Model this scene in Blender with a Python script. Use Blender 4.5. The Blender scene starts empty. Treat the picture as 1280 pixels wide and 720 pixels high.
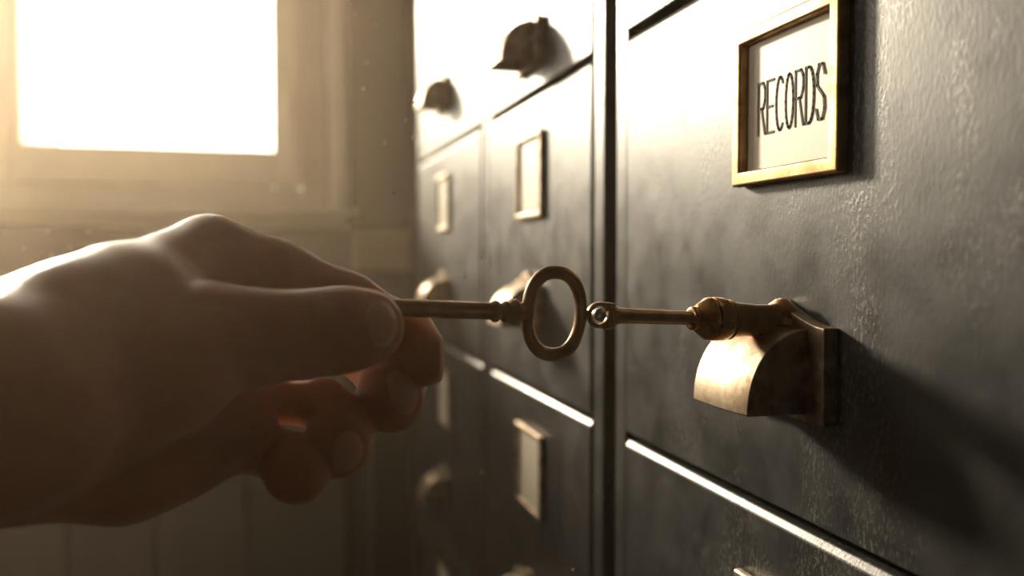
import bpy, bmesh, math, random
import numpy as np
from mathutils import Vector, Matrix

random.seed(7)
C = bpy.context.scene.collection
sc = bpy.context.scene
PI = math.pi
H = 1.10                      # camera height above the floor
F = 1100.0                    # focal length in pixels of a 1280 wide frame
YAW = math.atan(301 / F)
PITCH = math.atan(40 / F)
FACE = 0.254                  # x of the drawer fronts

# ------------------------------------------------------------------ camera
cam_d = bpy.data.cameras.new('camera')
cam = bpy.data.objects.new('camera', cam_d); C.objects.link(cam)
fwd = Vector((math.sin(YAW) * math.cos(PITCH), math.cos(YAW) * math.cos(PITCH), -math.sin(PITCH)))
right = Vector((math.cos(YAW), -math.sin(YAW), 0))
up = right.cross(fwd)
cam.matrix_world = Matrix(((right.x, up.x, -fwd.x, 0), (right.y, up.y, -fwd.y, 0), (right.z, up.z, -fwd.z, H), (0, 0, 0, 1)))
cam_d.sensor_width = 36; cam_d.lens = F * 36 / 1280
cam_d.clip_start = 0.01; cam_d.clip_end = 200
cam_d.dof.use_dof = True; cam_d.dof.focus_distance = 0.425; cam_d.dof.aperture_fstop = 4.5
sc.camera = cam
EYE = Vector((0, 0, H))

def at(px, py, d):
    """the point of the room at distance d (along the view) seen at px, py"""
    return EYE + fwd * d + right * ((px - 640) / F * d) + up * ((360 - py) / F * d)

# ------------------------------------------------------------------ helpers
def tag(o, label=None, cat=None, group=None, kind=None):
    if label: o['label'] = label
    if cat: o['category'] = cat
    if group: o['group'] = group
    if kind: o['kind'] = kind
    return o

def empty(name, loc=(0, 0, 0)):
    o = bpy.data.objects.new(name, None); C.objects.link(o); o.location = loc
    o.empty_display_size = 0.02
    return o

def link(name, bm, mats, parent=None, smooth=False, loc=None):
    me = bpy.data.meshes.new(name)
    bmesh.ops.recalc_face_normals(bm, faces=bm.faces)
    bm.to_mesh(me); bm.free()
    if not isinstance(mats, (list, tuple)): mats = [mats]
    for m in mats: me.materials.append(m)
    if smooth:
        for p in me.polygons: p.use_smooth = True
    o = bpy.data.objects.new(name, me); C.objects.link(o)
    if parent: o.parent = parent
    if loc is not None: o.location = loc
    return o

def soft(o, w, seg=2, ang=35):
    b = o.modifiers.new('bevel', 'BEVEL'); b.width = w; b.segments = seg
    b.limit_method = 'ANGLE'; b.angle_limit = math.radians(ang); b.harden_normals = False
    for p in o.data.polygons: p.use_smooth = True
    e = o.modifiers.new('wn', 'WEIGHTED_NORMAL'); e.keep_sharp = True
    return o

def box(bm, x0, x1, y0, y1, z0, z1, mi=0):
    v = [bm.verts.new(p) for p in ((x0, y0, z0), (x1, y0, z0), (x1, y1, z0), (x0, y1, z0), (x0, y0, z1), (x1, y0, z1), (x1, y1, z1), (x0, y1, z1))]
    for f in ((0, 3, 2, 1), (4, 5, 6, 7), (0, 1, 5, 4), (1, 2, 6, 5), (2, 3, 7, 6), (3, 0, 4, 7)):
        fa = bm.faces.new([v[i] for i in f]); fa.material_index = mi
    return bm

def nbox(*a):
    bm = bmesh.new(); box(bm, *a); return bm

def rect_ring(bm, x0, x1, yo0, yo1, zo0, zo1, yi0, yi1, zi0, zi1):
    """a picture-frame shaped solid in the y-z plane between x0 and x1"""
    rings = []
    for x in (x0, x1):
        rings.append([bm.verts.new((x, y, z)) for y, z in ((yo0, zo0), (yo1, zo0), (yo1, zo1), (yo0, zo1))])
        rings.append([bm.verts.new((x, y, z)) for y, z in ((yi0, zi0), (yi1, zi0), (yi1, zi1), (yi0, zi1))])
    o0, i0, o1, i1 = rings
    for k in range(4):
        n = (k + 1) % 4
        bm.faces.new((o0[k], o0[n], i0[n], i0[k])); bm.faces.new((o1[k], i1[k], i1[n], o1[n]))
        bm.faces.new((o0[k], o1[k], o1[n], o0[n])); bm.faces.new((i0[k], i0[n], i1[n], i1[k]))
    return bm

def prism(bm, pts, axis, a0, a1, mi=0):
    """pts in the two other axes, extruded along axis"""
    def p(u, v, a):
        return {'x': (a, u, v), 'y': (u, a, v), 'z': (u, v, a)}[axis]
    A = [bm.verts.new(p(u, v, a0)) for u, v in pts]; B = [bm.verts.new(p(u, v, a1)) for u, v in pts]
    n = len(pts)
    f = bm.faces.new(A[::-1]); f.material_index = mi
    f = bm.faces.new(B); f.material_index = mi
    for i in range(n):
        f = bm.faces.new((A[i], A[(i + 1) % n], B[(i + 1) % n], B[i])); f.material_index = mi
    return bm

def lathe(bm, origin, axis, prof, seg=48, mi=0):
    """prof: (distance along axis, radius)"""
    axis = axis.normalized()
    s = axis.orthogonal().normalized(); t = axis.cross(s)
    rows = []
    for a, r in prof:
        rows.append([bm.verts.new(origin + axis * a + (s * math.cos(2 * PI * k / seg) + t * math.sin(2 * PI * k / seg)) * max(r, 1e-5)) for k in range(seg)])
    for i in range(len(rows) - 1):
        for k in range(seg):
            f = bm.faces.new((rows[i][k], rows[i][(k + 1) % seg], rows[i + 1][(k + 1) % seg], rows[i + 1][k])); f.material_index = mi
    f = bm.faces.new(rows[0][::-1]); f.material_index = mi
    f = bm.faces.new(rows[-1]); f.material_index = mi
    return bm

# ------------------------------------------------------------------ materials
def mat(name):
    m = bpy.data.materials.new(name); m.use_nodes = True
    nt = m.node_tree
    return m, nt, nt.nodes['Principled BSDF']

def N(nt, t, **kw):
    n = nt.nodes.new(t)
    for k, v in kw.items():
        if k in n.inputs: n.inputs[k].default_value = v
        else: setattr(n, k, v)
    return n

def mapping(nt, scale):
    tc = N(nt, 'ShaderNodeTexCoord'); mp = N(nt, 'ShaderNodeMapping')
    mp.inputs['Scale'].default_value = scale
    nt.links.new(tc.outputs['Object'], mp.inputs['Vector'])
    return mp

def ramp(nt, src, stops):
    r = nt.nodes.new('ShaderNodeValToRGB')
    el = r.color_ramp.elements
    while len(el) < len(stops): el.new(0.5)
    for e, (p, c) in zip(el, stops):
        e.position = p; e.color = (*c, 1) if isinstance(c, tuple) else (c, c, c, 1)
    nt.links.new(src, r.inputs['Fac'])
    return r

def paint_metal():
    m, nt, b = mat('grey_enamel'); L = nt.links.new
    b.inputs['Metallic'].default_value = 0.0
    b.inputs['Specular IOR Level'].default_value = 0.5
    mp = mapping(nt, (1, 1, 1))
    mps = mapping(nt, (1, 1, 0.5))
    n1 = N(nt, 'ShaderNodeTexNoise', Scale=28.0, Detail=6.0, Roughness=0.6)
    L(mp.outputs[0], n1.inputs['Vector'])
    c = ramp(nt, n1.outputs['Fac'], [(0.3, (0.012, 0.013, 0.014)), (0.7, (0.026, 0.026, 0.026))])
    # scuffs: vertical flecks gathered in patches
    n2 = N(nt, 'ShaderNodeTexNoise', Scale=560.0, Detail=3.0, Roughness=0.65)
    L(mps.outputs[0], n2.inputs['Vector'])
    n3 = N(nt, 'ShaderNodeTexNoise', Scale=14.0, Detail=3.0, Roughness=0.6)
    L(mps.outputs[0], n3.inputs['Vector'])
    patch = ramp(nt, n3.outputs['Fac'], [(0.47, 0.0), (0.62, 1.0)])
    fleck = ramp(nt, n2.outputs['Fac'], [(0.53, 0.0), (0.62, 1.0)])
    mul = N(nt, 'ShaderNodeMath', operation='MULTIPLY'); L(patch.outputs[0], mul.inputs[0]); L(fleck.outputs[0], mul.inputs[1])
    mx = N(nt, 'ShaderNodeMix', data_type='RGBA'); L(mul.outputs[0], mx.inputs['Factor'])
    L(c.outputs[0], mx.inputs[6]); mx.inputs[7].default_value = (0.10, 0.095, 0.085, 1)
    L(mx.outputs[2], b.inputs['Base Color'])
    r = ramp(nt, n1.outputs['Fac'], [(0.3, 0.33), (0.7, 0.46)])
    L(r.outputs[0], b.inputs['Roughness'])
    # orange-peel plus flecks relief
    n4 = N(nt, 'ShaderNodeTexNoise', Scale=520.0, Detail=2.0, Roughness=0.5)
    L(mps.outputs[0], n4.inputs['Vector'])
    n5 = N(nt, 'ShaderNodeTexNoise', Scale=60.0, Detail=3.0)
    L(mp.outputs[0], n5.inputs['Vector'])
    add = N(nt, 'ShaderNodeMath', operation='MULTIPLY_ADD'); L(mul.outputs[0], add.inputs[0]); add.inputs[1].default_value = 0.9
    L(n4.outputs['Fac'], add.inputs[2])
    add2 = N(nt, 'ShaderNodeMath', operation='MULTIPLY_ADD'); L(n5.outputs['Fac'], add2.inputs[0]); add2.inputs[1].default_value = 0.6
    L(add.outputs[0], add2.inputs[2])
    bp = N(nt, 'ShaderNodeBump', Strength=0.5, Distance=0.00017)
    L(add2.outputs[0], bp.inputs['Height']); L(bp.outputs[0], b.inputs['Normal'])
    return m

def metal(name, col, col2, rough, scale=90, bump=0.0001, metallic=1.0):
    m, nt, b = mat(name); L = nt.links.new
    b.inputs['Metallic'].default_value = metallic
    mp = mapping(nt, (1, 1, 1))
    n1 = N(nt, 'ShaderNodeTexNoise', Scale=float(scale), Detail=5.0, Roughness=0.6)
    L(mp.outputs[0], n1.inputs['Vector'])
    c = ramp(nt, n1.outputs['Fac'], [(0.38, col2), (0.6, col)])
    L(c.outputs[0], b.inputs['Base Color'])
    r = ramp(nt, n1.outputs['Fac'], [(0.35, min(1, rough + 0.18)), (0.65, rough)])
    L(r.outputs[0], b.inputs['Roughness'])
    n2 = N(nt, 'ShaderNodeTexNoise', Scale=float(scale * 6), Detail=3.0)
    L(mp.outputs[0], n2.inputs['Vector'])
    bp = N(nt, 'ShaderNodeBump', Strength=0.4, Distance=bump)
    L(n2.outputs['Fac'], bp.inputs['Height']); L(bp.outputs[0], b.inputs['Normal'])
    return m

def plain(name, col, rough=0.6, var=0.15, scale=8, bump=0.0005, stretch=(1, 1, 1)):
    m, nt, b = mat(name); L = nt.links.new
    mp = mapping(nt, stretch)
    n1 = N(nt, 'ShaderNodeTexNoise', Scale=float(scale), Detail=5.0, Roughness=0.6)
    L(mp.outputs[0], n1.inputs['Vector'])
    a = tuple(c * (1 - var) for c in col); d = tuple(min(1, c * (1 + var)) for c in col)
    c = ramp(nt, n1.outputs['Fac'], [(0.3, a), (0.7, d)])
    L(c.outputs[0], b.inputs['Base Color'])
    b.inputs['Roughness'].default_value = rough
    bp = N(nt, 'ShaderNodeBump', Strength=0.4, Distance=bump)
    L(n1.outputs['Fac'], bp.inputs['Height']); L(bp.outputs[0], b.inputs['Normal'])
    return m

def skin_mat(name, col, rough, sss):
    m, nt, b = mat(name); L = nt.links.new
    mp = mapping(nt, (1, 1, 1))
    n1 = N(nt, 'ShaderNodeTexNoise', Scale=45.0, Detail=4.0, Roughness=0.6)
    L(mp.outputs[0], n1.inputs['Vector'])
    a = (col[0] * 0.88, col[1] * 0.80, col[2] * 0.78)
    c = ramp(nt, n1.outputs['Fac'], [(0.35, a), (0.65, col)])
    L(c.outputs[0], b.inputs['Base Color'])
    b.inputs['Roughness'].default_value = rough
    b.inputs['Subsurface Weight'].default_value = sss
    b.inputs['Subsurface Radius'].default_value = (1.0, 0.17, 0.05)
    b.inputs['Subsurface Scale'].default_value = 0.0065
    v = N(nt, 'ShaderNodeTexVoronoi', Scale=750.0); v.feature = 'DISTANCE_TO_EDGE'
    L(mp.outputs[0], v.inputs['Vector'])
    n2 = N(nt, 'ShaderNodeTexNoise', Scale=300.0, Detail=4.0); L(mp.outputs[0], n2.inputs['Vector'])
    ad = N(nt, 'ShaderNodeMath', operation='ADD'); L(v.outputs['Distance'], ad.inputs[0]); L(n2.outputs['Fac'], ad.inputs[1])
    bp = N(nt, 'ShaderNodeBump', Strength=0.5, Distance=0.0004 if sss > 0.2 else 0.00004)
    L(ad.outputs[0], bp.inputs['Height']); L(bp.outputs[0], b.inputs['Normal'])
    return m

M = {}
M['enamel'] = paint_metal()
M['dark_gap'] = plain('dark_steel', (0.012, 0.010, 0.009), 0.6)
M['pull'] = metal('worn_nickel_brass', (0.54, 0.43, 0.31), (0.25, 0.18, 0.115), 0.38, 70, 0.00015)
M['frame_brass'] = metal('aged_brass', (0.54, 0.36, 0.16), (0.28, 0.165, 0.065), 0.34, 60, 0.0002)
M['bronze'] = metal('dark_bronze', (0.50, 0.27, 0.10), (0.30, 0.16, 0.06), 0.20, 50, 0.00004)
M['key'] = metal('antique_key_brass', (0.46, 0.30, 0.17), (0.32, 0.20, 0.115), 0.28, 60, 0.0001)
M['steel'] = metal('bright_steel', (0.75, 0.72, 0.66), (0.5, 0.47, 0.42), 0.22, 150, 0.0001)
M['card'] = plain('cream_card', (0.74, 0.66, 0.53), 0.5, 0.04, 60, 0.00005)
M['ink'] = plain('grey_ink', (0.10, 0.09, 0.075), 0.8, 0.3, 900, 0.00001)
M['white_paint'] = plain('cream_gloss_paint', (0.84, 0.74, 0.60), 0.45, 0.05, 12, 0.0004)
M['wall'] = plain('brown_wall_paint', (0.13, 0.10, 0.075), 0.8, 0.10, 5, 0.001)
M['panel'] = plain('panelling_paint', (0.20, 0.155, 0.115), 0.6, 0.14, 6, 0.001, (1, 1, 0.2))
M['rail'] = plain('tan_rail_paint', (0.48, 0.36, 0.23), 0.6, 0.08, 8, 0.0005)
M['post'] = plain('dark_timber', (0.055, 0.035, 0.022), 0.55, 0.3, 20, 0.001, (1, 1, 0.1))
M['plaster'] = plain('ceiling_plaster', (0.55, 0.50, 0.42), 0.9, 0.05, 6, 0.001)
M['floor'] = plain('floor_boards', (0.10, 0.065, 0.04), 0.5, 0.3, 10, 0.001, (1, 0.15, 1))
M['facade'] = plain('pale_facade', (0.80, 0.76, 0.68), 0.9, 0.05, 2, 0.001)
M['facade_glass'] = plain('facade_window', (0.10, 0.12, 0.11), 0.3, 0.2, 2, 0.001)
M['leaf'] = plain('shrub_green', (0.14, 0.16, 0.07), 0.8, 0.4, 8, 0.01)
M['ground'] = plain('outside_ground', (0.62, 0.57, 0.48), 0.9, 0.1, 1, 0.001)
M['mote'] = plain('dust_fluff', (0.92, 0.88, 0.78), 0.9, 0.02, 50, 0.0001)
M['skin'] = skin_mat('skin', (0.60, 0.30, 0.185), 0.40, 1.0)
M['nail'] = skin_mat('nail', (0.80, 0.52, 0.40), 0.22, 0.19)

m = bpy.data.materials.new('window_glass'); m.use_nodes = True; nt = m.node_tree
nt.nodes.remove(nt.nodes['Principled BSDF'])
tr = N(nt, 'ShaderNodeBsdfTransparent'); tr.inputs['Color'].default_value = (0.97, 0.97, 0.95, 1)
gl = N(nt, 'ShaderNodeBsdfGlossy'); gl.inputs['Roughness'].default_value = 0.02
fr = N(nt, 'ShaderNodeFresnel', IOR=1.45); mx = N(nt, 'ShaderNodeMixShader')
nt.links.new(fr.outputs[0], mx.inputs[0]); nt.links.new(tr.outputs[0], mx.inputs[1]); nt.links.new(gl.outputs[0], mx.inputs[2])
nt.links.new(mx.outputs[0], nt.nodes['Material Output'].inputs['Surface'])
M['glass'] = m

# ------------------------------------------------------------------ room shell
WY = 2.20                    # inner face of the window wall
WX0, WX1 = -1.25, 0.135      # window opening
WZ0, WZ1 = H + 0.115, H + 1.45
RX, LX, BY, CEIL = 0.95, -2.1, -2.2, 2.9

b = bmesh.new()
T = 0.22
box(b, LX - T, WX0, WY, WY + T, 0, CEIL); box(b, WX1, RX + T, WY, WY + T, 0, CEIL)
box(b, WX0, WX1, WY, WY + T, 0, WZ0); box(b, WX0, WX1, WY, WY + T, WZ1, CEIL)
tag(link('wall_window', b, M['wall']), kind='structure')
tag(link('wall_right', nbox(RX, RX + T, BY, WY, 0, CEIL), M['wall']), kind='structure')
b = bmesh.new()
LY0, LY1, LZ0, LZ1 = 0.9, 1.7, 1.25, 2.1     # second window added out of view in the left wall, for fill light
box(b, LX - T, LX, BY, LY0, 0, CEIL); box(b, LX - T, LX, LY1, WY, 0, CEIL)
box(b, LX - T, LX, LY0, LY1, 0, LZ0); box(b, LX - T, LX, LY0, LY1, LZ1, CEIL)
tag(link('wall_left', b, M['wall']), kind='structure')
tag(link('wall_back', nbox(LX - T, RX + T, BY - T, BY, 0, CEIL), M['wall']), kind='structure')
tag(link('floor', nbox(LX - T, RX + T, BY - T, WY + T, -0.1, 0), M['floor']), kind='structure')
tag(link('ceiling', nbox(LX - T, RX + T, BY - T, WY + T, CEIL, CEIL + 0.1), M['plaster']), kind='structure')

# panelling of wide boards below the window
b = bmesh.new()
xs = [LX + 0.02, -1.75, -1.42, -1.08, -0.76, -0.455, -0.265, -0.06, 0.175]
for i in range(len(xs) - 1):
    box(b, xs[i] + 0.004, xs[i + 1] - 0.004, WY - 0.018, WY - 0.001, 0.12, H - 0.035)
tag(soft(link('trim_1', b, M['panel']), 0.004), kind='structure')
tag(soft(link('baseboard_window', nbox(LX, 0.2, WY - 0.03, WY - 0.0005, 0, 0.118), M['panel']), 0.005), kind='structure')
# tan ledge to the right of the window
tag(soft(link('trim_2', nbox(0.19, 0.330, WY - 0.045, WY - 0.001, H - 0.035, H + 0.068), M['rail']), 0.006), kind='structure')
# dark timber corner post behind the last cabinet
tag(soft(link('trim_3', nbox(0.2375, 0.36, WY - 0.028, WY - 0.001, 0, H - 0.037), M['post']), 0.006), kind='structure')
tag(soft(link('trim_4', nbox(0.331, 0.44, WY - 0.10, WY - 0.001, 0, CEIL - 0.002), M['post']), 0.006), kind='structure')

# window_1
win = empty('window_1', ((WX0 + WX1) / 2, WY, WZ0)); win['kind'] = 'structure'
inv = Vector(win.location) * -1
def wpart(name, bm, m, bev=0.004):
    o = link(name, bm, m, win, loc=inv)
    if bev: soft(o, bev)
    return o
b = bmesh.new()   # reveal lining + inner frame, set back from the room
yf0, yf1 = WY + 0.075, WY + 0.14
fr_w = 0.058
xg0, xg1 = WX0 + fr_w, 0.077
def xz_ring(bm, y0, y1, xo0, xo1, zo0, zo1, w, wr=None, wb=None):
    wr = wr or w; wb = wb or w
    box(bm, xo0, xo0 + w, y0, y1, zo0, zo1); box(bm, xo1 - wr, xo1, y0, y1, zo0, zo1)
    box(bm, xo0 + w, xo1 - wr, y0, y1, zo0, zo0 + wb); box(bm, xo0 + w, xo1 - wr, y0, y1, zo1 - w, zo1)
xz_ring(b, yf0, yf1, WX0 + 0.001, WX1 - 0.001, WZ0 + 0.001, WZ1 - 0.001, 0.05, 0.058, 0.052)
box(b, -0.587, -0.572, yf0 + 0.001, yf1 - 0.001, WZ0 + 0.052, WZ1 - 0.05)     # mullion
wpart('window_frame', b, M['white_paint'])
zs0 = WZ0 + 0.054
for (a0, a1, wr_) in ((WX0 + 0.053, -0.588, 0.022), (-0.571, 0.075, 0.066)):
    b = bmesh.new(); xz_ring(b, yf0 - 0.020, yf0 + 0.030, a0, a1, zs0, WZ1 - 0.053, 0.018, wr_, 0.09)
    s = wpart('sash', b, M['white_paint'])
    g = link('pane', nbox(a0 + 0.018, a1 - wr_, yf0 + 0.003, yf0 + 0.007, zs0 + 0.09, WZ1 - 0.053 - 0.018), M['glass'], s)
    h = bmesh.new()
    cx = a1 - wr_ / 2
    box(h, cx - 0.011, cx + 0.011, yf0 - 0.030, yf0 - 0.0205, zs0 + 0.16, zs0 + 0.23)
    box(h, cx - 0.008, cx + 0.008, yf0 - 0.052, yf0 - 0.030, zs0 + 0.19, zs0 + 0.21)
    box(h, cx - 0.007, cx + 0.007, yf0 - 0.062, yf0 - 0.050, zs0 + 0.10, zs0 + 0.212)
    soft(link('sash_handle', h, M['white_paint'], s), 0.003)
b = bmesh.new()
box(b, WX0 - 0.07, WX0 - 0.001, WY - 0.022, WY - 0.0005, WZ0 - 0.0, WZ1 + 0.07)
box(b, WX1 + 0.001, WX1 + 0.020, WY - 0.018, WY - 0.0005, WZ0 - 0.0, WZ1 + 0.07); box(b, WX1 + 0.020, WX1 + 0.050, WY - 0.040, WY - 0.0005, WZ0 - 0.0, WZ1 + 0.07)
box(b, WX0 - 0.001, WX1 + 0.001, WY - 0.022, WY - 0.0005, WZ1 + 0.001, WZ1 + 0.07)
wpart('casing', b, M['white_paint'], 0.005)
b = bmesh.new()
box(b, WX0 - 0.09, WX1 + 0.065, WY - 0.055, WY + 0.074, WZ0 - 0.022, WZ0 - 0.001)
box(b, WX0 - 0.07, WX1 + 0.048, WY - 0.024, WY - 0.0005, WZ0 - 0.048, WZ0 - 0.022)
wpart('window_sill', b, M['white_paint'], 0.005)

fill_win = empty('added_fill_window', (LX, (LY0 + LY1) / 2, LZ0)); fill_win['kind'] = 'structure'  # unseen window, added to let fill light into the room
b = bmesh.new()
for y_ in (LY0 + 0.001, (LY0 + LY1) / 2 - 0.025, LY1 - 0.051): box(b, LX - 0.14, LX - 0.08, y_, y_ + 0.05, LZ0 + 0.001, LZ1 - 0.001)
for z_ in (LZ0 + 0.001, LZ1 - 0.051): box(b, LX - 0.139, LX - 0.081, LY0 + 0.052, LY1 - 0.052, z_, z_ + 0.05)
soft(link('window_frame', b, M['white_paint'], fill_win, loc=Vector(fill_win.location) * -1), 0.004)

# outside: pale building and a low shrub row, blown out by the sun
tag(link('ground', nbox(-90, 60, WY + 0.3, 130, -4.2, -4.0), M['ground']), kind='structure')
bld = empty('building', (-22.5, 92, -4))
tag(bld, 'pale building with small dark windows seen through the window pane', 'building')
bi = Vector(bld.location) * -1
link('facade', nbox(-25.2, -20.4, 90, 98, -4, 27), M['facade'], bld, loc=bi)
for r_ in range(6):
    for c_ in range(2):
        x = -22.1 - c_ * 2.3; z = H + 2.2 + r_ * 4.1
        f_ = link('window', nbox(x - 0.5, x + 0.85, 89.90, 90.02, z, z + 2.2), M['facade_glass'], bld, loc=bi)
def shrub(name, x, y, z0, w, h, n, seed, label):
    rnd = random.Random(seed); b = bmesh.new()
    lathe(b, Vector((0, 0, 0)), Vector((0, 0, 1)), [(0, 0.08), (h * 0.5, 0.05)], 10)
    for i in range(n):
        a = rnd.uniform(0, 2 * PI); rr = w * math.sqrt(rnd.random()); zz = h * (0.25 + 0.75 * rnd.random() * (1 - 0.5 * (rr / w) ** 2))
        p = Vector((rr * math.cos(a), rr * math.sin(a), zz))
        d1 = Vector((rnd.uniform(-1, 1), rnd.uniform(-1, 1), rnd.uniform(-1, 1))).normalized() * 0.22
        d2 = d1.orthogonal().normalized() * 0.11
        b.faces.new([b.verts.new(p - d1), b.verts.new(p + d2), b.verts.new(p + d1), b.verts.new(p - d2)])
    tag(link(name, b, M['leaf'], loc=(x, y, z0)), label, 'shrub')
shrub('shrub', -6.6, 24, -4, 1.3, 8.55, 1500, 3, 'leafy shrub outside the window just right of the pale building')

# ------------------------------------------------------------------ filing cabinets
ROW0 = H - 0.134             # bottom seam of the drawer row that holds the lock
RH = 0.297
LETTERS = {
    'R': [[(0, 0), (0, 1), (0.7, 1), (0.98, 0.88), (0.98, 0.66), (0.7, 0.5), (0, 0.5)], [(0.5, 0.5), (1, 0)]],
    'E': [[(1, 1), (0, 1), (0, 0), (1, 0)], [(0, 0.5), (0.8, 0.5)]],
    'C': [[(0.55 + 0.55 * math.sin(-PI * 0.22 * -1 - k * PI * 1.44 / 16), 0.5 + 0.5 * math.cos(PI * 0.22 - k * PI * 1.44 / 16)) for k in range(17)]],
    'O': [[(0.5 + 0.5 * math.sin(k * PI / 10), 0.5 + 0.5 * math.cos(k * PI / 10)) for k in range(21)]],
    'D': [[(0, 0), (0, 1), (0.4, 1)] + [(0.4 + 0.6 * math.sin(k * PI / 12), 0.5 + 0.5 * math.cos(k * PI / 12)) for k in range(1, 12)] + [(0.4, 0), (0, 0)]],
    'S': [[(0.98, 0.80), (0.75, 0.98), (0.3, 0.98), (0.04, 0.82), (0.08, 0.62), (0.9, 0.40), (0.98, 0.2), (0.72, 0.02), (0.25, 0.02), (0, 0.2)]],
}
def write(bm, text, x, y_start, y_end, z0, z1, mi, th=0.0012):
    """strokes of ink lying on the card; reading direction runs from large y to small y"""
    n = len(text); cell = (y_start - y_end) / n
    for i, ch in enumerate(text):
        for st in LETTERS[ch]:
            pts = [(y_start - cell * (i + 0.08) - u * cell * 0.76, z0 + v * (z1 - z0)) for u, v in st]
            for (a, c) in zip(pts, pts[1:]):
                d = Vector((c[0] - a[0], c[1] - a[1])); l = d.length
                if l < 1e-6: continue
                d /= l; nrm = Vector((-d.y, d.x)) * th / 2
                e = d * th * 0.45
                q = [(a[0] - e.x + nrm.x, a[1] - e.y + nrm.y), (a[0] - e.x - nrm.x, a[1] - e.y - nrm.y),
                     (c[0] + e.x - nrm.x, c[1] + e.y - nrm.y), (c[0] + e.x + nrm.x, c[1] + e.y + nrm.y)]
                prism(bm, q, 'x', x, x + 0.0002, mi)

def pull_bm(lip=0.038, half=0.0275, zt=0.0405, plate=0.041):
    """cup pull: back plate plus a quarter-barrel hood closed at both ends, open below. local: y along the drawer, -x outwards, z=0 at lip"""
    bm = bmesh.new()
    # back plate with a raised, concave-shouldered top
    pts = [(-plate, -0.004), (plate, -0.004), (plate, 0.042)]
    for k in range(1, 12):
        t = k / 12
        yy = plate - t * 2 * plate
        s = max(0.0, 1 - abs(yy) / (plate * 0.95))
        pts.append((yy, 0.042 + 0.012 * s ** 1.5))
    pts.append((-plate, 0.042))
    prism(bm, pts, 'x', -0.0080, 0.0)
    # hood shell
    nseg, ny = 16, 10
    def hood(sc_):
        g = []
        for i in range(nseg + 1):
            a = i / nseg * PI / 2
            row = []
            for j in range(ny + 1):
                yy = (-1 + 2 * j / ny)
                bulge = 1 - 0.05 * abs(yy) ** 3
                row.append(bm.verts.new((-0.006 - (lip - 0.003) * math.sin(a) ** 0.92 * bulge * sc_ if a > 0 else -0.006, yy * half * (1 if sc_ == 1 else 0.95), zt * max(0.0, math.cos(a)) ** 0.95 * sc_ if i < nseg else 0.0)))
            g.append(row)
        return g
    A = hood(1.0); B = hood(0.955)
    for g in (A, B):
        for i in range(nseg):
            for j in range(ny):
                bm.faces.new((g[i][j], g[i][j + 1], g[i + 1][j + 1], g[i + 1][j]))
    for j in range(ny):   # lip thickness
        bm.faces.new((A[nseg][j], A[nseg][j + 1], B[nseg][j + 1], B[nseg][j]))
    for j in (0, ny):     # end caps, outer and inner skin
        for g in (A, B):
            base = bm.verts.new((-0.006, g[0][j].co.y, 0))
            for i in range(nseg):
                bm.faces.new((base, g[i][j], g[i + 1][j]))
    return bm

def card_bm(y0, y1, z0, z1, text=None):
    bm = bmesh.new()
    # a slightly bowed slip of card
    n = 8
    f, bk = [], []
    for i in range(n + 1):
        yy = y0 + (y1 - y0) * i / n
        xx = -0.0016 - 0.0003 * math.sin(PI * i / n)
        f.append((bm.verts.new((xx, yy, z0)), bm.verts.new((xx, yy, z1))))
        bk.append((bm.verts.new((xx + 0.0006, yy, z0)), bm.verts.new((xx + 0.0006, yy, z1))))
    for i in range(n):
        bm.faces.new((f[i][0], f[i + 1][0], f[i + 1][1], f[i][1]))
        bm.faces.new((bk[i][0], bk[i][1], bk[i + 1][1], bk[i + 1][0]))
        bm.faces.new((f[i][1], f[i + 1][1], bk[i + 1][1], bk[i][1])); bm.faces.new((f[i][0], bk[i][0], bk[i + 1][0], f[i + 1][0]))
    for i in (0, n):
        bm.faces.new((f[i][0], f[i][1], bk[i][1], bk[i][0]))
    if text:
        write(bm, text, -0.0022, y1 - 0.0115, y0 + 0.0088, z0 + 0.0195, z0 + 0.0465, 1)
    return bm

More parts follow.
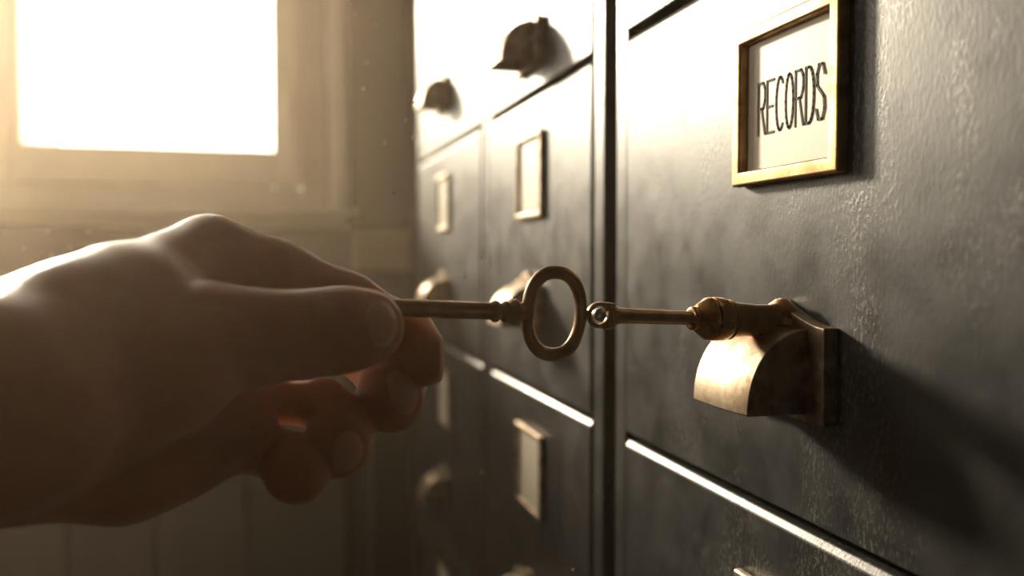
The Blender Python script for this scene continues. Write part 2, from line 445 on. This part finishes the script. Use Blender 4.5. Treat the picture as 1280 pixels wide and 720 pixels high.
def cabinet(y0, y1, dy0, dy1, label, rows, dpull={}, lock_row=None, lbl=None):
    """cabinet standing on the floor, y0..y1 wide; drawers dy0..dy1; rows = row indices relative to ROW0"""
    root = empty('filing_cabinet', (FACE + 0.30, (y0 + y1) / 2, 0))
    tag(root, label, 'filing cabinet', 'row of grey steel filing cabinets')
    off = Vector(root.location) * -1
    zb, zt = ROW0 + RH * rows[0] - 0.03, ROW0 + RH * (rows[-1] + 1) + 0.03
    x1 = FACE + 0.60
    b = bmesh.new()
    box(b, FACE + 0.03, x1, y0, y0 + 0.012, 0.06, zt); box(b, FACE + 0.03, x1, y1 - 0.012, y1, 0.06, zt)
    box(b, x1 - 0.012, x1, y0 + 0.012, y1 - 0.012, 0.06, zt)
    box(b, FACE + 0.03, x1 - 0.012, y0 + 0.012, y1 - 0.012, zt - 0.012, zt)
    box(b, FACE + 0.03, x1 - 0.012, y0 + 0.012, y1 - 0.012, 0.06, 0.075)
    link('body', b, M['enamel'], root, loc=off)
    link('plinth', nbox(FACE + 0.05, x1 - 0.02, y0 + 0.01, y1 - 0.01, 0, 0.06), M['dark_gap'], root, loc=off)
    b = bmesh.new()
    rect_ring(b, FACE + 0.0015, FACE + 0.03, y0, y1, 0.06, zt, dy0 - 0.0035, dy1 + 0.0035, zb + 0.024, zt - 0.024)
    soft(link('face_frame', b, M['enamel'], root, loc=off), 0.0015)
    link('carcass_lining', nbox(FACE + 0.022, FACE + 0.029, y0 + 0.013, y1 - 0.013, 0.08, zt - 0.015), M['dark_gap'], root, loc=off)
    w = dy1 - dy0; yc = (dy0 + dy1) / 2
    for r in rows:
        z0 = ROW0 + RH * r + 0.003; z1 = ROW0 + RH * (r + 1) - 0.003
        bm = bmesh.new()
        prism(bm, [(FACE, z0), (FACE + 0.018, z0), (FACE + 0.018, z1 - 0.000), (FACE + 0.003, z1), (FACE, z1 - 0.004)], 'y', dy0, dy1)
        d = link('drawer', bm, M['enamel'], root, loc=off)
        soft(d, 0.0011, 3, 25)
        is_lock = (lock_row == r)
        hw = 0.0475 if is_lock else 0.044
        lz0, lz1 = ROW0 + RH * r + 0.172, ROW0 + RH * r + 0.256
        lo = (FACE, yc, (lz0 + lz1) / 2)
        hh = (lz1 - lz0) / 2
        b2 = bmesh.new()
        bw = 0.0078 if is_lock else 0.0055
        ft = 0.0070 if is_lock else 0.0055
        # stepped moulding: outer lip and inner rebate
        rect_ring(b2, -ft, -0.0003, -hw, hw, -hh, hh, -hw + bw, hw - bw, -hh + bw, hh - bw)
        lf = link('label_frame', b2, M['frame_brass'] if is_lock else M['pull'], d, loc=lo); soft(lf, 0.0016, 3)
        cb = card_bm(-hw + bw - 0.0008, hw - bw + 0.0008, -hh + bw - 0.0008, hh - bw + 0.0008, 'RECORDS' if is_lock else None)
        cd = link('label_card', cb, [M['card'], M['ink']], d, loc=lo)
        if is_lock: cd['label'] = 'cream card lettered RECORDS'
        pz = ROW0 + RH * r + 0.0585 + dpull.get(r, 0)
        pl = link('pull', pull_bm(), M['pull'], d, loc=(FACE, yc, pz))
        soft(pl, 0.0009, 2, 50)
        pl['label'] = 'worn silvery brass cup pull'
        if is_lock:
            A = lockA - Vector((0, 0, 0)); ax = keydir
            s = 0.4 / 1000
            prof = [(-0.004, 0.0085), (0.0, 0.0085), (0.0015, 0.0092), (0.0022, 0.0108), (0.0040, 0.0117), (0.0058, 0.0108), (0.0070, 0.0090),
                    (0.012, 0.0082), (0.020, 0.0080), (0.028, 0.0085), (0.0345, 0.0090), (0.0350, 0.0098), (0.0355, 0.0092), (0.0362, 0.0094), (0.0370, 0.0099),
                    (0.0395, 0.0106), (0.0440, 0.0107), (0.0453, 0.0105), (0.0455, 0.0096), (0.0461, 0.0096), (0.0463, 0.0105), (0.0478, 0.0102),
                    (0.0530, 0.0066), (0.0538, 0.0054), (0.0544, 0.0057), (0.0560, 0.0057), (0.0568, 0.0052), (0.0570, 0.0040)]
            bb = lathe(bmesh.new(), Vector((0, 0, 0)), ax, prof, 64)
            lb = link('lock_barrel', bb, M['bronze'], d, smooth=True, loc=A)
            lb.modifiers.new('es', 'EDGE_SPLIT').split_angle = math.radians(50)
            lb['label'] = 'dark bronze turned lock barrel with a ringed collar'
    return root

# key axis: from the plate out to the fingers
lockA = Vector((FACE - 0.0035, 0.390, H - 0.0330))
endB = at(500, 385, 0.372)
keydir = (endB - lockA).normalized()
ROWS = [-3, -2, -1, 0, 1, 2]
cabinet(0.150, 0.631, 0.181, 0.607, 'nearest grey steel filing cabinet with the RECORDS card and bronze lock barrel', ROWS, lock_row=0)
cabinet(0.657, 1.046, 0.683, 1.022, 'grey steel filing cabinet between the RECORDS cabinet and the last one by the window wall', ROWS, {1: -0.033, 2: -0.03, 0: 0.006})
cabinet(1.050, 1.575, 1.076, 1.550, 'grey steel filing cabinet at the far end of the row, closest to the window', ROWS)

# ------------------------------------------------------------------ the key
def axis_at(px):
    """distance along the key axis from lockA where it is seen at column px"""
    lo, hi = 0.0, 0.3
    for _ in range(50):
        mid = (lo + hi) / 2; p = lockA + keydir * mid - EYE
        x = 640 + F * p.dot(right) / p.dot(fwd)
        if x > px: lo = mid
        else: hi = mid
    return lo
def dep(a):
    return (lockA + keydir * a - EYE).dot(fwd)
aC = axis_at(693)
key = empty('key', lockA + keydir * aC)
tag(key, 'long antique brass key with an open oval bow, held between thumb and finger', 'key')
S = dep(aC) / F              # metres per pixel at the bow
side = keydir.cross(Vector((0, 0, 1))).normalized()     # perpendicular, horizontal
upk = side.cross(keydir).normalized()
O0 = Vector((0, 0, 0))
def rel(px): return axis_at(px) - aC
# shank with collars: runs from the fingers to the bow
def P_(pxs): return [(rel(px), r * S) for px, r in pxs]
prof = P_([(440, 9.0), (470, 10.0), (500, 10.4), (612, 10.6), (614, 11.2), (616, 13.2), (619, 13.8), (622, 13.0), (624, 10.5), (627, 10.3), (629, 12.5), (632, 13.6), (634, 12.2),
           (636, 13.8), (640, 16.0), (644, 16.2), (647, 14.0), (649, 12.2), (655, 11.4), (663, 11.0)])
sh = link('shank', lathe(bmesh.new(), O0, keydir, prof, 48), M['key'], key, smooth=True)
sh.modifiers.new('es', 'EDGE_SPLIT').split_angle = math.radians(55)
# oval bow: flattened tube swept round an ellipse
b = bmesh.new()
A_, B_ = 33.8 * S / abs(keydir.dot(right)), 51.5 * S
rows_ = []
n1, n2 = 96, 20
for i in range(n1):
    t = 2 * PI * i / n1
    e = 0.88
    cx_ = math.copysign(abs(math.cos(t)) ** e, math.cos(t)) * A_; cz_ = math.copysign(abs(math.sin(t)) ** e, math.sin(t)) * B_
    nx, nz = math.cos(t) / A_, math.sin(t) / B_
    l = math.hypot(nx, nz); nx /= l; nz /= l
    c = keydir * cx_ + upk * cz_; nn = keydir * nx + upk * nz
    rw = (8.0 + 0.6 * abs(math.sin(t))) * S; rt = 7.2 * S
    rows_.append([b.verts.new(c + nn * math.cos(2 * PI * j / n2) * rw + side * math.sin(2 * PI * j / n2) * rt) for j in range(n2)])
for i in range(n1):
    for j in range(n2):
        b.faces.new((rows_[i][j], rows_[(i + 1) % n1][j], rows_[(i + 1) % n1][(j + 1) % n2], rows_[i][(j + 1) % n2]))
link('bow', b, M['key'], key, smooth=True)
# knuckle loop with a steel rivet
def torus(bm, c, e1, e2, ax, R1, R2, r1, r2, n1=48, n2=14, t0=0, t1=2 * PI):
    rows = []
    closed = abs(t1 - t0 - 2 * PI) < 1e-6
    m_ = n1 if closed else n1 + 1
    for i in range(m_):
        t = t0 + (t1 - t0) * i / n1
        nn = (e1 * math.cos(t) + e2 * math.sin(t))
        cc = c + e1 * math.cos(t) * R1 + e2 * math.sin(t) * R2
        rows.append([bm.verts.new(cc + nn * math.cos(2 * PI * j / n2) * r1 + ax * math.sin(2 * PI * j / n2) * r2) for j in range(n2)])
    for i in range(n1 if closed else n1):
        for j in range(n2):
            bm.faces.new((rows[i][j], rows[(i + 1) % m_][j], rows[(i + 1) % m_][(j + 1) % n2], rows[i][(j + 1) % n2]))
    if not closed:
        bm.faces.new(rows[0][::-1]); bm.faces.new(rows[-1])
b = bmesh.new()
cL = keydir * rel(748.5)
torus(b, cL, keydir, upk, side, 14.2 * S, 14.0 * S, 2.9 * S, 6.0 * S)
kb = [keydir * rel(737) + upk * u * S + side * q * S for u in (-5, 5) for q in (-4, 4)] + [keydir * rel(729) + upk * u * S + side * q * S for u in (-6, 6) for q in (-4, 4)]
kv = [b.verts.new(p) for p in kb]
for f in ((0, 1, 3, 2), (4, 6, 7, 5), (0, 4, 5, 1), (2, 3, 7, 6), (0, 2, 6, 4), (1, 5, 7, 3)): b.faces.new([kv[i] for i in f])
link('swivel_loop', b, M['key'], key, smooth=True)
b = bmesh.new()
lathe(b, cL + keydir * rel(0) * 0 - side * 7.4 * S, side, [(0, 0.5 * S), (0.4 * S, 5 * S), (1.6 * S, 7.4 * S), (3.0 * S, 8.2 * S), (11.8 * S, 8.2 * S), (13.4 * S, 7.6 * S), (14.8 * S, 6.2 * S), (15.8 * S, 4.2 * S), (16.3 * S, 2 * S), (16.4 * S, 0.3 * S)], 32)
rv = link('rivet', b, M['steel'], key, smooth=True); rv['label'] = 'bright steel rivet head'
# forked clevis + second shank into the barrel
b = bmesh.new()
def kbox(bm, a0, a1, u0, u1, s0, s1):
    vs = [bm.verts.new(keydir * a + upk * u + side * s) for a in (a0, a1) for u in (u0, u1) for s in (s0, s1)]
    for f in ((0, 1, 3, 2), (4, 6, 7, 5), (0, 4, 5, 1), (2, 3, 7, 6), (0, 2, 6, 4), (1, 5, 7, 3)):
        bm.faces.new([vs[i] for i in f])
a0, a1 = rel(767), rel(758)
kbox(b, min(a0, a1), max(a0, a1), -17 * S, 16 * S, -6.5 * S, 6.5 * S)
kbox(b, rel(762), rel(745), 12.5 * S, 16.5 * S, -6 * S, 6 * S)
kbox(b, rel(762), rel(752), -18 * S, -13 * S, -6 * S, 6 * S)
soft(link('clevis', b, M['key'], key), 0.0009, 3)
prof = P_([(862, 9.2), (800, 9.6), (785, 9.8), (775, 10.4), (771, 11.5), (768, 13.0), (764, 13.6), (761, 12.0)])
ns = link('stem', lathe(bmesh.new(), O0, keydir, prof, 40), M['key'], key, smooth=True)
ns.modifiers.new('es', 'EDGE_SPLIT').split_angle = math.radians(55)

# ------------------------------------------------------------------ the hand (one continuous surface)
def cam3(px, py, d, r):
    return np.array([(px - 640) / F * d, (360 - py) / F * d, d]), r * d / F

def cone_sdf(P, a, ra, b_, rb):
    ba = b_ - a; l2 = float(ba @ ba)
    pa = P - a
    t = np.clip((pa @ ba) / l2, 0, 1)
    q = pa - t[..., None] * ba
    return np.sqrt((q * q).sum(-1)) - (ra + (rb - ra) * t)

def smin(a, b_, k):
    h = np.clip(k - np.abs(a - b_), 0, None) / k
    return np.minimum(a, b_) - h * h * h * k / 6.0

def chain(P, pts, k):
    d = None
    q = [cam3(*p) for p in pts]
    for (a, ra), (b_, rb) in zip(q, q[1:]):
        s = cone_sdf(P, a, ra, b_, rb)
        d = s if d is None else smin(d, s, k)
    return d

def polydist(P, pts):
    d = None
    q = [cam3(*p, 0)[0] for p in pts]
    for a, b_ in zip(q, q[1:]):
        s = cone_sdf(P, a, 0, b_, 0)
        d = s if d is None else np.minimum(d, s)
    return d

ARM = [(-420, 590, .235, 165), (-200, 545, .250, 152), (0, 508, .272, 128), (70, 478, .292, 108)]
BACK = [(0, 490, .280, 88), (80, 426, .300, 72), (150, 379, .322, 66), (262, 322, .368, 52)]
BACK2 = [(20, 480, .30, 110), (155, 412, .352, 74), (255, 358, .388, 42)]
BACK3 = [(20, 520, .30, 110), (150, 485, .350, 70), (225, 480, .370, 42)]
HEEL = [(-150, 560, .275, 125), (0, 549, .306, 98), (150, 562, .338, 82), (225, 540, .350, 72), (292, 524, .358, 52)]
THENAR = [(10, 498, .288, 84), (110, 484, .302, 92), (205, 452, .311, 84), (262, 424, .321, 61)]
FILL = [(20, 448, .286, 62), (105, 406, .303, 62), (180, 378, .317, 52)]
THUMB = [(250, 420, .320, 61), (330, 422, .331, 55), (385, 417, .338, 50), (430, 412, .346, 50), (459, 409, .350, 46)]
INDEX = [(262, 322, .368, 50), (345, 352, .385, 49), (430, 386, .394, 44), (502, 419, .392, 37), (531, 449, .386, 34)]
MIDDLE = [(270, 360, .398, 42), (380, 398, .422, 39), (452, 430, .425, 40), (492, 474, .408, 40), (487, 498, .384, 43)]
RING = [(258, 480, .386, 31), (330, 502, .380, 26), (405, 506, .380, 29), (430, 535, .376, 36), (421, 556, .362, 43)]
LITTLE = [(250, 520, .362, 42), (295, 558, .362, 30), (342, 567, .362, 28), (370, 580, .362, 36), (371, 588, .352, 42)]

def nail_field(P, c, n, u, v, ru, rv):
    """(mask radius in the nail's own plane, only on the side it faces)"""
    q = P - c
    a = q @ u / ru; b_ = q @ v / rv; w_ = q @ n
    return np.sqrt(a * a + b_ * b_), w_

def unit(x):
    x = np.array(x, float); return x / np.linalg.norm(x)
NAILS = []
def add_nail(px, py, d, n, u, ru, rv):
    c = cam3(px, py, d, 0)[0]; n = unit(n); u = np.array(u, float); u = unit(u - n * (u @ n)); v = np.cross(n, u)
    NAILS.append((c, n, u, v, ru * d / F, rv * d / F))
# (camera space: x right, y up, z away)
add_nail(482, 398, .335, (0.45, 0.35, -0.80), (1, -0.1, 0.5), 24, 30)
add_nail(512, 492, .372, (0.80, 0.05, -0.60), (0.1, -1, 0), 28, 20)
add_nail(440, 568, .350, (0.75, -0.10, -0.65), (-0.1, -1, 0), 27, 20)

def hand_sdf(P):
    k = 0.010
    body = smin(chain(P, ARM, .02), chain(P, BACK, .014), .022)
    body = smin(body, chain(P, BACK2, .014), .02)
    body = smin(body, chain(P, BACK3, .014), .02)
    heel = chain(P, HEEL, .02)
    body = smin(body, chain(P, FILL, .02), .02)
    body = smin(body, chain(P, THENAR, .02), .020)
    body = smin(body, heel, .006)
    th = chain(P, THUMB, .010); ix = chain(P, INDEX, .010)
    md = chain(P, MIDDLE, .008); rg = chain(P, RING, .008); lt = chain(P, LITTLE, .008)
    f = smin(ix, md, .0018); f = smin(f, rg, .0018); f = smin(f, lt, .0018)
    tb = smin(body, f, .0075)
    body = smin(tb, th, .0035)
    # thumb flows out of the thenar without a crease
    body = np.minimum(body, smin(chain(P, THENAR, .02), th, .016))
    # creases: (polyline, depth, width)
    for pts, dp, w_ in CREASES:
        dd = polydist(P, pts)
        body = body + dp * np.exp(-(dd / w_) ** 2)
    for c, n, u, v, ru, rv in NAILS:
        e, w_ = nail_field(P, c, n, u, v, ru, rv)
        near = np.exp(-(w_ / 0.012) ** 4)
        body = body + near * 0.0009 * np.exp(-((e - 1.05) / 0.12) ** 2)
    return body
CREASES = [
    ([(412, 366, .330), (405, 390, .319), (404, 420, .318)], .0013, .0018),
    ([(400, 369, .326), (394, 395, .318), (395, 425, .318)], .0012, .0017),
    ([(422, 366, .333), (416, 385, .322)], .0007, .0016),
    ([(438, 372, .336), (447, 385, .330)], .0006, .0015),
    ([(243, 456, .285), (275, 468, .295), (312, 474, .31)], .0022, .0024),
    ([(200, 330, .32), (240, 342, .325), (270, 350, .33)], .0010, .0025),
    ([(282, 495, .33), (284, 520, .325), (282, 560, .32)], .0010, .0013),
    ([(40, 590, .280), (110, 588, .295), (180, 574, .307), (245, 545, .318), (285, 505, .328)], .0022, .0024),
]
def surface_nets(fn, lo, hi, h):
    n = [int(math.ceil((hi[i] - lo[i]) / h)) + 1 for i in range(3)]
    xs_ = [lo[i] + h * np.arange(n[i]) for i in range(3)]
    V = np.empty(n, np.float32)
    Y, Z = np.meshgrid(xs_[1], xs_[2], indexing='ij')
    for i0 in range(0, n[0], 16):
        xx = xs_[0][i0:i0 + 16]
        P = np.empty((len(xx), n[1], n[2], 3))
        P[..., 0] = xx[:, None, None]; P[..., 1] = Y; P[..., 2] = Z
        V[i0:i0 + 16] = fn(P)
    # close the ends of the grid
    V[0] = h; V[-1] = h; V[:, 0] = h; V[:, -1] = h; V[:, :, 0] = h; V[:, :, -1] = h
    ins = V < 0
    cs = [ins[i:n[0] - 1 + i, j:n[1] - 1 + j, k:n[2] - 1 + k] for i in (0, 1) for j in (0, 1) for k in (0, 1)]
    cnt = sum(c.astype(np.int8) for c in cs)
    cell = (cnt > 0) & (cnt < 8)
    idx = np.argwhere(cell)
    cid = -np.ones(cell.shape, np.int64); cid[cell] = np.arange(len(idx))
    acc = np.zeros((len(idx), 3)); num = np.zeros(len(idx))
    corners = [np.array((i, j, k)) for i in (0, 1) for j in (0, 1) for k in (0, 1)]
    for a in corners:
        for ax in range(3):
            if a[ax] == 0:
                b_ = a.copy(); b_[ax] = 1
                va = V[tuple((idx + a).T)]; vb = V[tuple((idx + b_).T)]
                m_ = (va < 0) != (vb < 0)
                t = np.where(m_, va / np.where(m_, va - vb, 1), 0)
                p = idx + a + t[:, None] * (b_ - a)
                acc[m_] += p[m_]; num[m_] += 1
    verts = np.array(lo) + h * (acc / num[:, None])
    faces = []
    for ax in range(3):
        o1, o2 = (ax + 1) % 3, (ax + 2) % 3
        sl0 = [slice(None)] * 3; sl1 = [slice(None)] * 3
        sl0[ax] = slice(0, n[ax] - 1); sl1[ax] = slice(1, n[ax])
        a = ins[tuple(sl0)]; b_ = ins[tuple(sl1)]
        e = np.argwhere(a != b_)
        e = e[(e[:, o1] > 0) & (e[:, o2] > 0) & (e[:, o1] < n[o1] - 1) & (e[:, o2] < n[o2] - 1)]
        d1 = np.zeros(3, int); d1[o1] = 1; d2 = np.zeros(3, int); d2[o2] = 1
        q = np.stack([cid[tuple((e - d1 - d2).T)], cid[tuple((e - d2).T)], cid[tuple(e.T)], cid[tuple((e - d1).T)]], 1)
        flip = a[tuple(e.T)]
        q[~flip] = q[~flip][:, ::-1]
        faces.append(q)
    return verts, np.concatenate(faces)

hv, hf = surface_nets(hand_sdf, (-0.36, -0.135, 0.19), (-0.03, 0.045, 0.445), 0.0011)
Rm = np.array([[right.x, up.x, fwd.x], [right.y, up.y, fwd.y], [right.z, up.z, fwd.z]])
wv = hv @ Rm.T + np.array(EYE)
base = np.array(at(120, 470, 0.31))
me = bpy.data.meshes.new('hand')
me.vertices.add(len(wv)); me.vertices.foreach_set('co', (wv - base).astype(np.float32).ravel())
me.loops.add(len(hf) * 4); me.loops.foreach_set('vertex_index', hf.astype(np.int32).ravel())
me.polygons.add(len(hf)); me.polygons.foreach_set('loop_start', np.arange(0, len(hf) * 4, 4, dtype=np.int32))
me.update(calc_edges=True); me.validate()
me.materials.append(M['skin']); me.materials.append(M['nail'])
fc = hv[hf].mean(1)
mi = np.zeros(len(hf), np.int32)
for c, n, u, v, ru, rv in NAILS:
    e, w_ = nail_field(fc, c, n, u, v, ru, rv)
    mi[(e < 0.98) & (np.abs(w_) < 0.010)] = 1
me.polygons.foreach_set('material_index', mi)
me.polygons.foreach_set('use_smooth', np.ones(len(hf), bool))
hand = bpy.data.objects.new('hand', me); C.objects.link(hand); hand.location = Vector(base)
sm = hand.modifiers.new('smooth', 'SMOOTH'); sm.factor = 0.5; sm.iterations = 3
tag(hand, "person's bare hand and wrist reaching in and pinching the antique key", 'hand')

# ------------------------------------------------------------------ dust in the sunlight
motes = [(443, 18, .6, 2.5), (470, 31, .6, 4), (492, 241, .55, 5), (454, 111, .6, 3), (507, 150, .6, 2), (481, 178, .7, 2), (519, 128, .6, 4),
         (60, 289, .8, 3), (110, 289, .8, 4), (30, 310, .8, 3), (64, 319, .8, 3), (88, 309, .8, 2.5), (602, 321, .6, 4.5), (580, 345, .62, 5), (386, 2, .7, 3),
         (517, 172, .6, 4), (458, 78, .8, 3), (668, 402, .6, 2.5), (602, 590, .7, 2.5), (716, 712, .55, 3)]
for i, (px, py, d, r) in enumerate(motes):
    b = bmesh.new()
    bmesh.ops.create_icosphere(b, subdivisions=2, radius=r * 0.42 * d / F)
    rnd = random.Random(i)
    for v in b.verts: v.co *= 1 + rnd.uniform(-0.25, 0.25)
    tag(link('dust_mote', b, M['mote'], smooth=True, loc=at(px, py, d)), 'tiny pale dust mote drifting in the sunlit air', 'dust mote', 'dust motes in the air')

# haze in the room air
def haze():
    m = bpy.data.materials.new('haze'); m.use_nodes = True; nt = m.node_tree
    nt.nodes.remove(nt.nodes['Principled BSDF'])
    v = N(nt, 'ShaderNodeVolumeScatter'); v.inputs['Color'].default_value = (1.0, 0.79, 0.57, 1)
    v.inputs['Density'].default_value = 0.046; v.inputs['Anisotropy'].default_value = 0.75
    nt.links.new(v.outputs[0], nt.nodes['Material Output'].inputs['Volume'])
    o = link('haze', nbox(LX + 0.01, FACE - 0.045, BY + 0.01, WY - 0.0605, 0.01, CEIL - 0.01), m)
    tag(o, kind='stuff', label='warm hazy air glowing in the window light', cat='haze')
HAZE = True
if HAZE: haze()

# ------------------------------------------------------------------ light
w = bpy.data.worlds.new('world'); sc.world = w; w.use_nodes = True
bg = w.node_tree.nodes['Background']
bg.inputs['Color'].default_value = (1.0, 0.90, 0.74, 1); bg.inputs['Strength'].default_value = 20.0
sun_d = bpy.data.lights.new('sun', 'SUN'); sun_d.energy = 19; sun_d.angle = math.radians(6); sun_d.color = (1.0, 0.84, 0.64)
sun = bpy.data.objects.new('sun', sun_d); C.objects.link(sun)
az, el = math.radians(19.5), math.radians(16.5)
tosun = Vector((-math.sin(az) * math.cos(el), math.cos(az) * math.cos(el), math.sin(el)))
sun.rotation_euler = tosun.to_track_quat('Z', 'Y').to_euler()
po2d = bpy.data.lights.new('window_portal', 'AREA'); po2d.shape = 'RECTANGLE'; po2d.size = LZ1 - LZ0; po2d.size_y = LY1 - LY0  # portal of the added fill window
po2d.cycles.is_portal = True
po2 = bpy.data.objects.new('window_portal', po2d); C.objects.link(po2)
po2.location = (LX - 0.2, (LY0 + LY1) / 2, (LZ0 + LZ1) / 2); po2.rotation_euler = (0, -PI / 2, 0)
# light portal in the window opening: only helps the renderer find the sky
pd = bpy.data.lights.new('window_portal', 'AREA'); pd.shape = 'RECTANGLE'; pd.size = WX1 - WX0; pd.size_y = WZ1 - WZ0
pd.cycles.is_portal = True
po = bpy.data.objects.new('window_portal', pd); C.objects.link(po)
po.location = ((WX0 + WX1) / 2, WY + 0.2, (WZ0 + WZ1) / 2); po.rotation_euler = (-PI / 2, 0, 0)

sc.view_settings.view_transform = 'Standard'; sc.view_settings.look = 'None'
sc.view_settings.gamma = 1; sc.view_settings.use_curve_mapping = False
sc.view_settings.exposure = -1.38
sc.cycles.use_denoising = True
sc.cycles.max_bounces = 10; sc.cycles.transparent_max_bounces = 16
sc.cycles.sample_clamp_indirect = 8
